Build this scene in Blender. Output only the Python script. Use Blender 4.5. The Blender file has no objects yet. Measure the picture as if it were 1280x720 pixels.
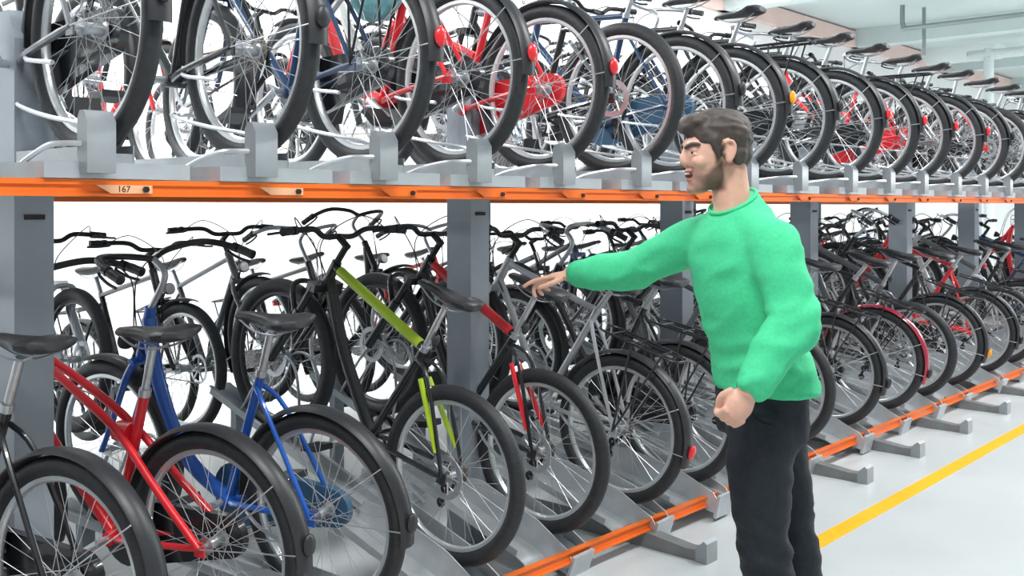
import bpy, math, random
import numpy as np
from mathutils import Vector, Matrix, noise

random.seed(7)
SC = bpy.context.scene
COL = SC.collection
PI = math.pi

# ------------------------------------------------------------------ camera frame
F_PX, HOR, VP = 1250.0, 258.0, 1780.0
TH = math.atan((VP - 640.0) / F_PX)
CS, SN = math.cos(TH), math.sin(TH)
CAMX, CAMZ = 2.54, 1.50


def img_on_x(px, x):
    """world y where the view ray through picture column px meets the plane x"""
    u = (px - 640.0) / F_PX
    z = (CAMX - x) / (SN - u * CS)
    return z * (u * SN + CS)


def cam_pt(px, py, depth):
    X = (px - 640.0) / F_PX * depth
    return Vector((CAMX + X * CS - depth * SN, X * SN + depth * CS, CAMZ - (py - HOR) / F_PX * depth))


# ------------------------------------------------------------------ materials
def mat(name, col, rough=0.5, metal=0.0, noise_amt=0.0, noise_scale=30.0, bump=0.0, emit=None, coat=0.0, spec=None):
    m = bpy.data.materials.new(name)
    m.use_nodes = True
    nt = m.node_tree
    b = nt.nodes['Principled BSDF']
    c = (col[0], col[1], col[2], 1.0)
    b.inputs['Base Color'].default_value = c
    b.inputs['Roughness'].default_value = rough
    b.inputs['Metallic'].default_value = metal
    if coat:
        b.inputs['Coat Weight'].default_value = coat
    if spec is not None:
        b.inputs['Specular IOR Level'].default_value = spec
    if noise_amt or bump:
        tc = nt.nodes.new('ShaderNodeTexCoord')
        n = nt.nodes.new('ShaderNodeTexNoise')
        n.inputs['Scale'].default_value = noise_scale
        n.inputs['Detail'].default_value = 4.0
        nt.links.new(tc.outputs['Object'], n.inputs['Vector'])
        if noise_amt:
            mr = nt.nodes.new('ShaderNodeMapRange')
            mr.inputs['From Min'].default_value = 0.3
            mr.inputs['From Max'].default_value = 0.7
            mr.inputs['To Min'].default_value = 1.0 - noise_amt
            mr.inputs['To Max'].default_value = 1.0 + noise_amt
            nt.links.new(n.outputs['Fac'], mr.inputs['Value'])
            mx = nt.nodes.new('ShaderNodeVectorMath')
            mx.operation = 'SCALE'
            mx.inputs[0].default_value = col[:3]
            nt.links.new(mr.outputs['Result'], mx.inputs['Scale'])
            nt.links.new(mx.outputs['Vector'], b.inputs['Base Color'])
        if bump:
            bp = nt.nodes.new('ShaderNodeBump')
            bp.inputs['Strength'].default_value = bump
            bp.inputs['Distance'].default_value = 0.01
            nt.links.new(n.outputs['Fac'], bp.inputs['Height'])
            nt.links.new(bp.outputs['Normal'], b.inputs['Normal'])
    if emit:
        b.inputs['Emission Color'].default_value = c
        b.inputs['Emission Strength'].default_value = emit
    return m


M = {}
M['rubber'] = mat('rubber', (0.022, 0.024, 0.028), 0.55, noise_amt=0.25, noise_scale=60, bump=0.15)
M['rim'] = mat('rim_alloy', (0.72, 0.74, 0.76), 0.32, 0.75)
M['rim_dark'] = mat('rim_black', (0.05, 0.05, 0.055), 0.35, 0.3)
M['spoke'] = mat('spoke_steel', (0.5, 0.51, 0.53), 0.35, 0.7)
M['alloy'] = mat('alloy', (0.55, 0.57, 0.60), 0.35, 0.8, noise_amt=0.1)
M['blackmetal'] = mat('black_metal', (0.02, 0.021, 0.024), 0.35, 0.2)
M['plastic'] = mat('black_plastic', (0.025, 0.026, 0.03), 0.42, noise_amt=0.1)
M['saddle'] = mat('saddle_vinyl', (0.03, 0.031, 0.035), 0.45, noise_amt=0.2, noise_scale=40, bump=0.1)
M['reflector'] = mat('red_reflector', (0.75, 0.02, 0.03), 0.25, coat=0.5)
M['orange_refl'] = mat('orange_reflector', (0.95, 0.35, 0.02), 0.3)
M['lens'] = mat('lamp_lens', (0.8, 0.82, 0.84), 0.15)
M['chain'] = mat('chain_steel', (0.22, 0.19, 0.16), 0.45, 0.7, noise_amt=0.3, noise_scale=200)
PAINT = {
    'black': mat('paint_black', (0.018, 0.019, 0.023), 0.25, coat=0.5),
    'grey': mat('paint_grey', (0.16, 0.17, 0.19), 0.3, 0.3, coat=0.4),
    'silver': mat('paint_silver', (0.55, 0.57, 0.6), 0.3, 0.5, coat=0.4),
    'white': mat('paint_white', (0.8, 0.8, 0.79), 0.3, coat=0.4),
    'red': mat('paint_red', (0.78, 0.02, 0.03), 0.28, coat=0.5),
    'maroon': mat('paint_maroon', (0.32, 0.015, 0.04), 0.28, coat=0.5),
    'blue': mat('paint_blue', (0.015, 0.11, 0.50), 0.28, coat=0.5),
    'steelblue': mat('paint_steel_blue', (0.04, 0.12, 0.22), 0.4, coat=0.2),
    'navy': mat('paint_navy', (0.02, 0.05, 0.13), 0.3, coat=0.4),
    'green': mat('paint_dark_green', (0.02, 0.07, 0.04), 0.3, coat=0.4),
    'lime': mat('paint_lime', (0.5, 0.72, 0.03), 0.3, coat=0.4),
    'orange': mat('paint_bike_orange', (0.85, 0.25, 0.02), 0.3, coat=0.4),
    'teal': mat('paint_teal', (0.05, 0.25, 0.27), 0.3, coat=0.4),
}
M['steel'] = mat('galvanised_steel', (0.50, 0.53, 0.56), 0.42, 0.35, noise_amt=0.1, noise_scale=12)
M['tray'] = mat('tray_grey', (0.46, 0.49, 0.52), 0.45, 0.25, noise_amt=0.08, noise_scale=8)
M['column'] = mat('column_grey', (0.33, 0.37, 0.42), 0.45, 0.15, noise_amt=0.06, noise_scale=5)
M['apron'] = mat('apron_sheet', (0.60, 0.63, 0.65), 0.3, 0.5, noise_amt=0.15, noise_scale=9, bump=0.25)
M['bracket'] = mat('bracket_grey', (0.31, 0.335, 0.36), 0.4, 0.3, noise_amt=0.08, noise_scale=8)
M['wire'] = mat('wire_zinc', (0.6, 0.62, 0.64), 0.35, 0.7)
M['orange'] = mat('beam_orange', (0.90, 0.17, 0.015), 0.4, noise_amt=0.06, noise_scale=6)
M['foot'] = mat('foot_grey', (0.20, 0.21, 0.215), 0.5, 0.3, noise_amt=0.15, noise_scale=10)
M['floor'] = mat('floor_epoxy', (0.52, 0.55, 0.565), 0.35, noise_amt=0.05, noise_scale=1.5)
M['yellow'] = mat('line_yellow', (0.95, 0.45, 0.01), 0.45, noise_amt=0.06, noise_scale=20)
M['wall'] = mat('wall_white', (0.88, 0.89, 0.89), 0.7, noise_amt=0.02, noise_scale=1.0)
M['ceil'] = mat('ceiling_white', (0.60, 0.69, 0.685), 0.7, noise_amt=0.03, noise_scale=0.8)
M['duct'] = mat('duct_white', (0.74, 0.80, 0.80), 0.5, noise_amt=0.03)
M['pinkbeam'] = mat('pale_pink_paint', (0.84, 0.62, 0.57), 0.6, noise_amt=0.04, noise_scale=3)
M['pipe'] = mat('pipe_grey', (0.28, 0.32, 0.33), 0.4, 0.5)
M['lamp'] = mat('added_lamp_tube', (1, 1, 1), 0.4, emit=6.0)
M['sweater'] = mat('green_knit', (0.058, 0.60, 0.285), 0.8, noise_amt=0.06, noise_scale=90, bump=0.12)
M['jeans'] = mat('dark_denim', (0.007, 0.012, 0.020), 0.75, noise_amt=0.25, noise_scale=60, bump=0.15)
M['skin'] = mat('skin', (0.70, 0.40, 0.30), 0.5, noise_amt=0.06, noise_scale=40)
M['skin'].node_tree.nodes['Principled BSDF'].inputs['Subsurface Weight'].default_value = 0.1
M['skin'].node_tree.nodes['Principled BSDF'].inputs['Subsurface Radius'].default_value = (0.01, 0.004, 0.002)
M['beard'] = mat('stubble', (0.27, 0.16, 0.11), 0.75, noise_amt=0.3, noise_scale=300)
M['lip'] = mat('lip', (0.55, 0.22, 0.19), 0.45)
M['mouth'] = mat('mouth_dark', (0.10, 0.02, 0.02), 0.6)
M['teeth'] = mat('teeth_white', (0.85, 0.8, 0.74), 0.3)
M['eye'] = mat('eye_white', (0.8, 0.78, 0.75), 0.2)
M['iris'] = mat('iris_brown', (0.05, 0.03, 0.02), 0.2)
M['shoe'] = mat('shoe_black', (0.02, 0.02, 0.022), 0.5)
M['sole'] = mat('shoe_sole', (0.5, 0.5, 0.48), 0.6)
M['bag_teal'] = mat('bag_fabric_teal', (0.16, 0.38, 0.42), 0.7, noise_amt=0.3, noise_scale=25, bump=0.4)
M['bag_black'] = mat('bag_fabric_black', (0.03, 0.03, 0.035), 0.7, noise_amt=0.2, noise_scale=25, bump=0.3)
M['brown'] = mat('brown_leather', (0.18, 0.08, 0.04), 0.5, noise_amt=0.2)
M['ink'] = mat('ink_black', (0.02, 0.015, 0.012), 0.6)
M['sticker'] = mat('pale_sticker', (0.85, 0.45, 0.25), 0.5)

# hair with strand-like streaks
mh = mat('brown_hair', (0.060, 0.046, 0.040), 0.6, noise_amt=0.3, noise_scale=50, bump=0.25)
M['hair'] = mh


# ------------------------------------------------------------------ mesh builder
class MB:
    def __init__(s):
        s.v, s.f, s.mi = [], [], []

    def add(s, vs, fs, mi=0):
        o = len(s.v)
        s.v.extend([tuple(p) for p in vs])
        s.f.extend([tuple(i + o for i in f) for f in fs])
        s.mi.extend([mi] * len(fs))

    def box(s, x0, x1, y0, y1, z0, z1, mi=0):
        vs = [(x, y, z) for x in (x0, x1) for y in (y0, y1) for z in (z0, z1)]
        s.add(vs, [(0, 1, 3, 2), (4, 6, 7, 5), (0, 4, 5, 1), (2, 3, 7, 6), (0, 2, 6, 4), (1, 5, 7, 3)], mi)

    def tube(s, pts, r, n=8, mi=0, cap=True, flat=1.0, closed=False):
        pts = [Vector(p) for p in pts]
        rs = r if isinstance(r, (list, tuple)) else [r] * len(pts)
        vs, fs = [], []
        prev = None
        m = len(pts)
        for i, p in enumerate(pts):
            if closed:
                t = pts[(i + 1) % m] - pts[i - 1]
            else:
                t = pts[min(i + 1, m - 1)] - pts[max(i - 1, 0)]
            t.normalize()
            if prev is None:
                a = Vector((0, 1, 0)) if abs(t.y) < 0.9 else Vector((1, 0, 0))
                a = (a - t * a.dot(t)).normalized()
            else:
                a = (prev - t * prev.dot(t)).normalized()
            prev = a
            b = t.cross(a)
            for k in range(n):
                q = 2 * PI * k / n
                vs.append(p + a * (math.cos(q) * rs[i]) + b * (math.sin(q) * rs[i] * flat))
        last = m if closed else m - 1
        for i in range(last):
            j = (i + 1) % m
            for k in range(n):
                fs.append((i * n + k, i * n + (k + 1) % n, j * n + (k + 1) % n, j * n + k))
        if cap and not closed:
            fs.append(tuple(reversed(range(n))))
            fs.append(tuple((m - 1) * n + k for k in range(n)))
        s.add(vs, fs, mi)

    def ring(s, cx, cz, section, n=48, a0=0.0, a1=2 * PI, mi=0, y0=0.0):
        """sweep section [(radius, y)] about the y axis through (cx, cz); closed section"""
        full = abs(a1 - a0 - 2 * PI) < 1e-6
        k = len(section)
        cnt = n if full else n + 1
        vs, fs = [], []
        for i in range(cnt):
            a = a0 + (a1 - a0) * i / n
            for (r, y) in section:
                vs.append((cx + r * math.cos(a), y0 + y, cz + r * math.sin(a)))
        for i in range(n):
            j = (i + 1) % cnt if full else i + 1
            for q in range(k):
                q2 = (q + 1) % k
                fs.append((i * k + q, i * k + q2, j * k + q2, j * k + q))
        if not full:
            fs.append(tuple(range(k)))
            fs.append(tuple(reversed([(cnt - 1) * k + q for q in range(k)])))
        s.add(vs, fs, mi)

    def ell(s, c, r, n=14, m=9, mi=0, rot=None):
        vs, fs = [], []
        c = Vector(c)
        for i in range(1, m):
            t = PI * i / m
            for k in range(n):
                q = 2 * PI * k / n
                p = Vector((r[0] * math.sin(t) * math.cos(q), r[1] * math.sin(t) * math.sin(q), r[2] * math.cos(t)))
                vs.append(c + (rot @ p if rot else p))
        pt = Vector((0, 0, r[2]))
        pb = Vector((0, 0, -r[2]))
        vs.append(c + (rot @ pt if rot else pt))
        vs.append(c + (rot @ pb if rot else pb))
        T, B = len(vs) - 2, len(vs) - 1
        for k in range(n):
            fs.append((T, k, (k + 1) % n))
            fs.append((B, (m - 2) * n + (k + 1) % n, (m - 2) * n + k))
        for i in range(m - 2):
            for k in range(n):
                fs.append((i * n + k, (i + 1) * n + k, (i + 1) * n + (k + 1) % n, i * n + (k + 1) % n))
        s.add(vs, fs, mi)

    def prism(s, poly, y0, y1, mi=0):
        """extrude an xz polygon along y"""
        n = len(poly)
        vs = [(p[0], y0, p[1]) for p in poly] + [(p[0], y1, p[1]) for p in poly]
        fs = [tuple(range(n)), tuple(reversed(range(n, 2 * n)))]
        for i in range(n):
            j = (i + 1) % n
            fs.append((i, i + n, j + n, j))
        s.add(vs, fs, mi)

    def loft(s, rings, mi=0):
        n = len(rings[0])
        vs = [p for r in rings for p in r]
        fs = []
        for i in range(len(rings) - 1):
            for k in range(n):
                fs.append((i * n + k, i * n + (k + 1) % n, (i + 1) * n + (k + 1) % n, (i + 1) * n + k))
        fs.append(tuple(reversed(range(n))))
        fs.append(tuple((len(rings) - 1) * n + k for k in range(n)))
        s.add(vs, fs, mi)

    def mesh(s, name, mats, smooth=True):
        me = bpy.data.meshes.new(name)
        me.from_pydata(s.v, [], s.f)
        for m in mats:
            me.materials.append(m)
        me.polygons.foreach_set('material_index', s.mi)
        me.update()
        import bmesh
        bm = bmesh.new()
        bm.from_mesh(me)
        bmesh.ops.recalc_face_normals(bm, faces=bm.faces)
        bm.to_mesh(me)
        bm.free()
        if smooth:
            me.polygons.foreach_set('use_smooth', [True] * len(me.polygons))
            me.set_sharp_from_angle(angle=math.radians(40))
        return me

    def build(s, name, mats, parent=None, smooth=True):
        if not isinstance(mats, (list, tuple)):
            mats = [mats]
        o = bpy.data.objects.new(name, s.mesh(name, mats, smooth))
        COL.objects.link(o)
        if parent is not None:
            o.parent = parent
        return o


def tag(o, label=None, cat=None, group=None, kind=None):
    if label:
        o['label'] = label
    if cat:
        o['category'] = cat
    if group:
        o['group'] = group
    if kind:
        o['kind'] = kind
    return o


def empty(name, loc=(0, 0, 0), rz=0.0):
    o = bpy.data.objects.new(name, None)
    o.empty_display_size = 0.1
    o.location = loc
    o.rotation_euler = (0, 0, rz)
    COL.objects.link(o)
    return o


KIDS = {}


def kids(o):
    return KIDS.get(o.name, [])


def reg(parent, child):
    KIDS.setdefault(parent.name, []).append(child)
    return child


def copy_tree(o, parent=None):
    c = o.copy()
    COL.objects.link(c)
    c.parent = parent
    for ch in kids(o):
        reg(c, copy_tree(ch, c))
    return c


def smoothpath(pts, n=6):
    """Catmull-Rom through pts"""
    P = [Vector(p) for p in pts]
    out = []
    for i in range(len(P) - 1):
        p0, p1, p2, p3 = P[max(i - 1, 0)], P[i], P[i + 1], P[min(i + 2, len(P) - 1)]
        for k in range(n):
            t = k / n
            out.append(0.5 * ((2 * p1) + (p2 - p0) * t + (2 * p0 - 5 * p1 + 4 * p2 - p3) * t * t + (3 * p1 - p0 - 3 * p2 + p3) * t ** 3))
    out.append(P[-1])
    return out


# ------------------------------------------------------------------ bicycles
R = 0.345          # tyre outer radius
BB = (0.44, 0.0, 0.285)
FH = 1.06          # front hub x
STEER_P = Vector((0.90, 0, 0.72))
STEER_AX = Vector((-0.30, 0, 0.954)).normalized()

ORD_ = ('first second third fourth fifth sixth seventh eighth ninth tenth eleventh twelfth thirteenth fourteenth fifteenth sixteenth '
        'seventeenth eighteenth nineteenth twentieth twenty-first twenty-second twenty-third twenty-fourth twenty-fifth twenty-sixth').split()


def P3(p):
    return (p[0], 0.0, p[1])


def make_bike(kind):
    """a bicycle facing +x with the rear tyre's contact at the origin"""
    mtb = kind == 'mtb'
    step = kind in ('step', 'mixte', 'ladies')
    city = kind in ('city', 'step', 'mixte', 'ladies')
    race = kind == 'race'
    tr = 0.031 if mtb else (0.020 if race else 0.029)
    root = empty('bicycle')

    def part(name, mb, mats, par=root, steer=False, crank=False):
        o = mb.build(name, mats, par)
        reg(par, o)
        if steer:
            o['st'] = 1
        if crank:
            o['ck'] = 1
        return o

    paint = PAINT['black']
    # wheels
    for cx, front in ((0.0, False), (FH, True)):
        t = MB()
        sec = []
        for k in range(10):
            q = 2 * PI * k / 10
            sec.append((R - tr + tr * math.cos(q), tr * math.sin(q) * 0.92))
        t.ring(cx, R, sec, 56)
        tire = part('tire', t, M['rubber'], steer=front)
        rm = MB()
        ro, ri, w = R - 2 * tr + 0.003, R - 2 * tr - 0.015, 0.012
        rm.ring(cx, R, [(ro, -w), (ro, w), (ri + 0.006, w), (ri, w * 0.4), (ri, -w * 0.4), (ri + 0.006, -w)], 56)
        part('rim', rm, M['rim_dark'] if mtb and front else M['rim'], tire)
        h = MB()
        h.tube([(cx, -0.055, R), (cx, -0.034, R), (cx, -0.034, R), (cx, -0.03, R), (cx, 0.03, R), (cx, 0.034, R), (cx, 0.034, R), (cx, 0.055, R)],
               [0.007, 0.007, 0.026, 0.017, 0.017, 0.026, 0.007, 0.007], 12)
        part('hub', h, M['alloy'], tire)
        sp = MB()
        for k in range(32):
            a = 2 * PI * k / 32
            side = -1 if k % 2 else 1
            off = (0.55 if (k // 2) % 2 else -0.55)
            p0 = (cx + 0.024 * math.cos(a + off * 2.6), side * 0.031, R + 0.024 * math.sin(a + off * 2.6))
            p1 = (cx + ri * math.cos(a), side * 0.003, R + ri * math.sin(a))
            sp.tube([p0, p1], 0.0012, 4, cap=False)
        part('spoke_web', sp, M['spoke'], tire)
        if mtb:
            d = MB()
            d.ring(cx, R, [(0.085, 0.040), (0.085, 0.043), (0.062, 0.043), (0.062, 0.040)], 32)
            for k in range(5):
                a = 2 * PI * k / 5
                d.tube([(cx + .02 * math.cos(a), .0415, R + .02 * math.sin(a)), (cx + .07 * math.cos(a + .4), .0415, R + .07 * math.sin(a + .4))], 0.0035, 4)
            part('brake_disc', d, M['alloy'], tire)
    # frame geometry
    if mtb:
        seat_cl, hd_t, hd_b = (0.295, 0.74), (0.87, 0.87), (0.90, 0.76)
    elif step:
        seat_cl, hd_t, hd_b = (0.275, 0.78), (0.83, 0.93), (0.89, 0.73)
    elif race:
        seat_cl, hd_t, hd_b = (0.285, 0.82), (0.86, 0.86), (0.90, 0.73)
    else:
        seat_cl, hd_t, hd_b = (0.28, 0.82), (0.85, 0.89), (0.90, 0.72)
    fr = MB()
    rt = 0.021 if mtb else 0.0165
    bb2 = (BB[0], BB[2])
    hd = (hd_b[0] * 0.75 + hd_t[0] * 0.25, hd_b[1] * 0.75 + hd_t[1] * 0.25)
    hu = (hd_b[0] * 0.2 + hd_t[0] * 0.8, hd_b[1] * 0.2 + hd_t[1] * 0.8)
    fr.tube([P3(hd_b), P3(hd_t)], 0.022, 12)
    fr.tube([P3(bb2), P3(seat_cl)], 0.017, 10)
    if kind == 'step':
        fr.tube(smoothpath([P3(hu), (0.80, 0, 0.66), (0.66, 0, 0.40), P3(bb2)], 6), 0.027, 12)
    elif kind == 'ladies':
        for sy in (-1, 1):
            fr.tube(smoothpath([(0.845, sy * .012, .88), (.60, sy * .026, .775), (.375, sy * .034, .655), (.18, sy * .05, .49), (0.0, sy * .064, R)], 5), [.0145] * 10 + [.0125] * 11, 10)
        fr.tube([(.405, 0, .64), (.34, 0, .64)], .034, 10)
        fr.tube(smoothpath([(.885, 0, .75), (.70, 0, .53), P3(bb2)], 5), .018, 10)
    elif kind == 'mixte':
        for k, (za, zb) in enumerate(((0.85, 0.52), (0.76, 0.36))):
            fr.tube(smoothpath([(0.86 + .015 * k, 0, za), (0.72 - .06 * k, 0, za - .16 - .05 * k), (0.42 - (zb - .285) * .31 + .04, 0, zb)], 6), 0.0155, 10)
    else:
        fr.tube([P3(hu), P3(seat_cl)], rt * 0.9, 10)
        dt = fr if not mtb else MB()
        if mtb:
            # lime flash along the upper half of the top tube is a colour of its own
            fr.tube(smoothpath([P3(hd), (0.70, 0, 0.53), P3(bb2)], 5), 0.027, 12)
        else:
            fr.tube([P3(hd), P3(bb2)], rt * 1.1, 10)
    # BB shell and rear triangle
    fr.tube([(BB[0], -0.036, BB[2]), (BB[0], 0.036, BB[2])], 0.024, 12)
    for sy in (-1, 1):
        fr.tube(smoothpath([(BB[0] - .02, sy * 0.02, BB[2]), (0.30, sy * 0.045, BB[2] + .02), (0.0, sy * 0.062, R)], 4), [0.011] * 8 + [0.008], 8)
        sc2 = (seat_cl[0] + .01, seat_cl[1] - .05)
        if kind == 'ladies':
            fr.box(-0.02, 0.02, sy * 0.062 - .003, sy * 0.062 + .003, R - .025, R + .02)
            continue
        fr.tube(smoothpath([(sc2[0], sy * 0.016, sc2[1]), (0.20, sy * 0.045, 0.65), (0.0, sy * 0.062, R)], 4), 0.0085, 8)
        fr.box(-0.02, 0.02, sy * 0.062 - .003, sy * 0.062 + .003, R - .025, R + .02)
    frame = part('frame', fr, paint)
    frame['paint'] = 1
    if mtb:
        dec = MB()
        a, b = Vector(P3(hu)), Vector(P3(seat_cl))
        dec.tube([a.lerp(b, .06), a.lerp(b, .96)], rt * 0.9 + .0025, 12)
        part('frame_stripe', dec, PAINT['lime'], frame)['stripe'] = 1
        dec = MB()
        for sy in (-1, 1):
            dec.tube([(0.255, sy * 0.024, 0.63), (0.06, sy * .058, 0.42)], 0.0105, 8)
        part('stay_stripe', dec, PAINT['lime'], frame)['stripe'] = 1
    # fork
    fk = MB()
    ax = STEER_AX
    for sy in (-1, 1):
        if mtb:
            fk.tube([(hd_b[0] + .005, sy * .065, hd_b[1] - .01), (hd_b[0] + .06, sy * .065, hd_b[1] - .17)], 0.017, 10)
            fk.tube([(hd_b[0] + .05, sy * .065, hd_b[1] - .14), (FH - .005, sy * .065, R)], 0.0225, 10)
        else:
            fk.tube(smoothpath([(hd_b[0] + .004, sy * .03, hd_b[1] - .012), (hd_b[0] + .03, sy * .05, hd_b[1] - .08), (1.0, sy * .056, R + .12), (FH, sy * .058, R)], 4),
                    [0.014] * 5 + [.013] * 4 + [0.011] * 4, 8)
    if mtb:
        fk.box(hd_b[0] - .02, hd_b[0] + .03, -.08, .08, hd_b[1] - .03, hd_b[1] + .003)
        fk.tube(smoothpath([(hd_b[0] + .075, .065, hd_b[1] - .16), (hd_b[0] + .14, .05, hd_b[1] - .06), (hd_b[0] + .14, -.05, hd_b[1] - .06), (hd_b[0] + .075, -.065, hd_b[1] - .16)], 5), .012, 8)
    else:
        fk.tube([(hd_b[0] + .005, -.045, hd_b[1] - .012), (hd_b[0] + .005, .045, hd_b[1] - .012)], 0.018, 8)
    fork = part('fork', fk, paint, steer=True)
    fork['paint'] = 1
    # stem and bar
    stm, bar, grips, levers = MB(), MB(), [], []
    if city:
        top = Vector((hd_t[0] - .07, 0, hd_t[1] + .17)) if step else Vector((0.80, 0, 1.06))
        cl = top + Vector((0.05, 0, 0.015))
        stm.tube(smoothpath([P3(hd_t), top - Vector((0.01, 0, .04)), cl], 5), 0.0125, 10)
        half = smoothpath([cl, cl + Vector((.035, .10, .02)), cl + Vector((.0, .23, .035)), cl + Vector((-.10, .285, .02)), cl + Vector((-.20, .30, -.005))], 6)
    elif race:
        top = Vector((hd_t[0] - .015, 0, hd_t[1] + .06))
        cl = top + Vector((.09, 0, .015))
        stm.tube([P3(hd_t), top], .014, 10)
        stm.tube([top, cl], .015, 10)
        half = smoothpath([cl, cl + Vector((0, .17, 0)), cl + Vector((.07, .21, -.005)), cl + Vector((.095, .212, -.06)), cl + Vector((.05, .215, -.125)), cl + Vector((-.05, .22, -.13))], 6)
    else:
        top = Vector((hd_t[0] - .03, 0, hd_t[1] + .085))
        cl = top + Vector((.06, 0, .02))
        stm.tube([P3(hd_t), top], .015, 10)
        stm.tube([top + Vector((-.01, 0, -.005)), cl], .016, 10)
        half = smoothpath([cl, cl + Vector((0, .08, 0)), cl + Vector((-.005, .15, .035)), cl + Vector((-.03, .27, .04)), cl + Vector((-.045, .34, .04))], 5)
    mir = [Vector((p.x, -p.y, p.z)) for p in half]
    bar.tube(list(reversed(mir)) + half[1:], 0.0125, 10)
    stem = part('stem', stm, M['alloy'] if city else M['blackmetal'], steer=True)
    hb = part('handlebar', bar, M['alloy'] if kind == 'city' else M['blackmetal'], steer=True)
    for hp in (half, mir):
        g = MB()
        g.tube(hp[-5:], [.0165, .0175, .0165, .0175, .018], 10)
        part('grip', g, M['plastic'], hb)
        lv = MB()
        b0 = hp[-6]
        dirv = (hp[-1] - hp[-6]).normalized()
        fwd = Vector((0.05, 0, -0.025))
        lv.tube(smoothpath([b0, b0 + fwd * 0.7 - dirv * .01, b0 + fwd + dirv * .06, b0 + fwd * .9 + dirv * .11], 4), .0058, 6)
        lv.tube([b0 - dirv * .012, b0 + dirv * .012], .019, 8)
        part('brake_lever', lv, M['blackmetal'], hb)
    # a brake cable looping from the bar to the frame
    cb = MB()
    a0 = half[-7]
    cb.tube(smoothpath([a0, a0 + Vector((.10, -.06, .015)), Vector((cl.x + .10, .02, cl.z - .09)), Vector((hd[0] + .03, .015, hd[1] + .03)), (hd[0] - .06, .02, hd[1] - .05)], 6), .003, 5)
    a0 = mir[-7]
    cb.tube(smoothpath([a0, a0 + Vector((.11, .07, .02)), Vector((cl.x + .12, -.03, cl.z - .07)), Vector((hd_b[0] + .05, -.03, hd_b[1] - .03)), (hd_b[0] + .10, -.06, hd_b[1] - .22)], 6), .003, 5)
    part('brake_cable', cb, M['blackmetal'], steer=True)
    # saddle on its post
    sx = seat_cl[0] - 0.05
    sz = 0.98 if not mtb else 0.99
    po = MB()
    po.tube([P3(seat_cl), (sx + .005, 0, sz - .05)], 0.0135, 10)
    po.tube([(seat_cl[0] + .003, 0, seat_cl[1] - .012), (seat_cl[0] - .003, 0, seat_cl[1] + .012)], .020, 10)
    for sy in (-1, 1):
        po.tube(smoothpath([(sx + .14, sy * .012, sz - .022), (sx + .06, sy * .022, sz - .05), (sx - .04, sy * .022, sz - .05), (sx - .11, sy * .04, sz - .02)], 3), .0035, 5)
    part('seat_post', po, M['alloy'])
    sd = MB()
    rings = []
    wide = 0.098 if city else 0.07
    for (dx, w, h, dz) in ((0.165, .010, .010, -.012), (0.15, .019, .020, -.006), (0.09, .024, .024, 0.0), (0.02, .036, .027, .0), (-.05, wide * .78, .030, .003), (-.09, wide, .034, .010), (-.125, wide * .85, .030, .013), (-.14, wide * .45, .018, .010)):
        rg = []
        for k in range(16):
            q = 2 * PI * k / 16
            cy, cz_ = math.cos(q), math.sin(q)
            zz = cz_ * h * (0.55 if cz_ > 0 else 1.0)
            rg.append((sx + dx, cy * w, sz + dz + zz - .004))
        rings.append(rg)
    sd.loft(rings)
    part('saddle', sd, M['saddle'])
    # drivetrain
    cr = MB()
    rr = 0.075 if city else 0.088
    cr.ring(BB[0], BB[2], [(rr, -.052), (rr, -.048), (rr - .018, -.048), (rr - .018, -.052)], 36)
    for k in range(5):
        a = 2 * PI * k / 5
        cr.tube([(BB[0], -.05, BB[2]), (BB[0] + (rr - .01) * math.cos(a), -.05, BB[2] + (rr - .01) * math.sin(a))], .006, 5)
    part('chainring', cr, M['blackmetal'] if mtb else M['alloy'])
    for sy in (-1, 1):
        ca = MB()
        e = Vector((BB[0] + sy * .165, sy * .085, BB[2] - sy * .03))
        ca.tube([(BB[0], sy * .068, BB[2]), e], [.014, .010], 8)
        ca.tube([(BB[0], sy * .03, BB[2]), (BB[0], sy * .078, BB[2])], .013, 8)
        co = part('crank_arm', ca, M['alloy'], crank=True)
        pd = MB()
        pd.tube([e, e + Vector((0, sy * .03, 0))], .006, 6)
        pd.box(e.x - .045, e.x + .045, min(e.y + sy * .02, e.y + sy * .11), max(e.y + sy * .02, e.y + sy * .11), e.z - .012, e.z + .012)
        part('pedal', pd, M['plastic'], co)
    if city:
        cc = MB()
        top_, bot_ = [], []
        for i in range(13):
            a = -PI / 2 + PI * i / 12
            top_.append((BB[0] + .118 * math.cos(a), BB[2] + .118 * math.sin(a)))
        for i in range(11):
            a = PI / 2 + PI * i / 10
            bot_.append((-.01 + .068 * math.cos(a), R + .068 * math.sin(a)))
        cc.prism(top_ + bot_, -.066, -.040)
        cc.prism([(BB[0] + (x - BB[0]) * .82, BB[2] + (z - BB[2]) * .82) for (x, z) in top_] + [(x * .6 + .02, R + (z - R) * .6) for (x, z) in bot_], -.070, -.062)
        co = part('chain_case', cc, paint)
        co['case'] = 1
    else:
        ch = MB()
        for z0, z1 in ((rr - .004, .034), (-rr + .004, -.034)):
            ch.tube([(BB[0], -.05, BB[2] + z0), (0.0, -.05, R + z1)], .0045, 5)
        part('chain', ch, M['chain'])
        cs = MB()
        for k, q in enumerate((.048, .042, .036, .030, .024)):
            cs.ring(0, R, [(q, -.036 - .0045 * k), (q, -.0335 - .0045 * k), (.012, -.0335 - .0045 * k), (.012, -.036 - .0045 * k)], 20)
        part('cassette', cs, M['chain'])
        dr = MB()
        dr.tube(smoothpath([(0.0, -.075, R - .02), (0.02, -.075, R - .07), (.055, -.06, R - .12), (.05, -.05, R - .16)], 3), .009, 6)
        dr.ring(.05, R - .16, [(.02, -.053), (.02, -.047), (.006, -.047), (.006, -.053)], 14)
        dr.ring(.05, R - .10, [(.02, -.053), (.02, -.047), (.006, -.047), (.006, -.053)], 14)
        part('derailleur', dr, M['blackmetal'])
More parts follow.
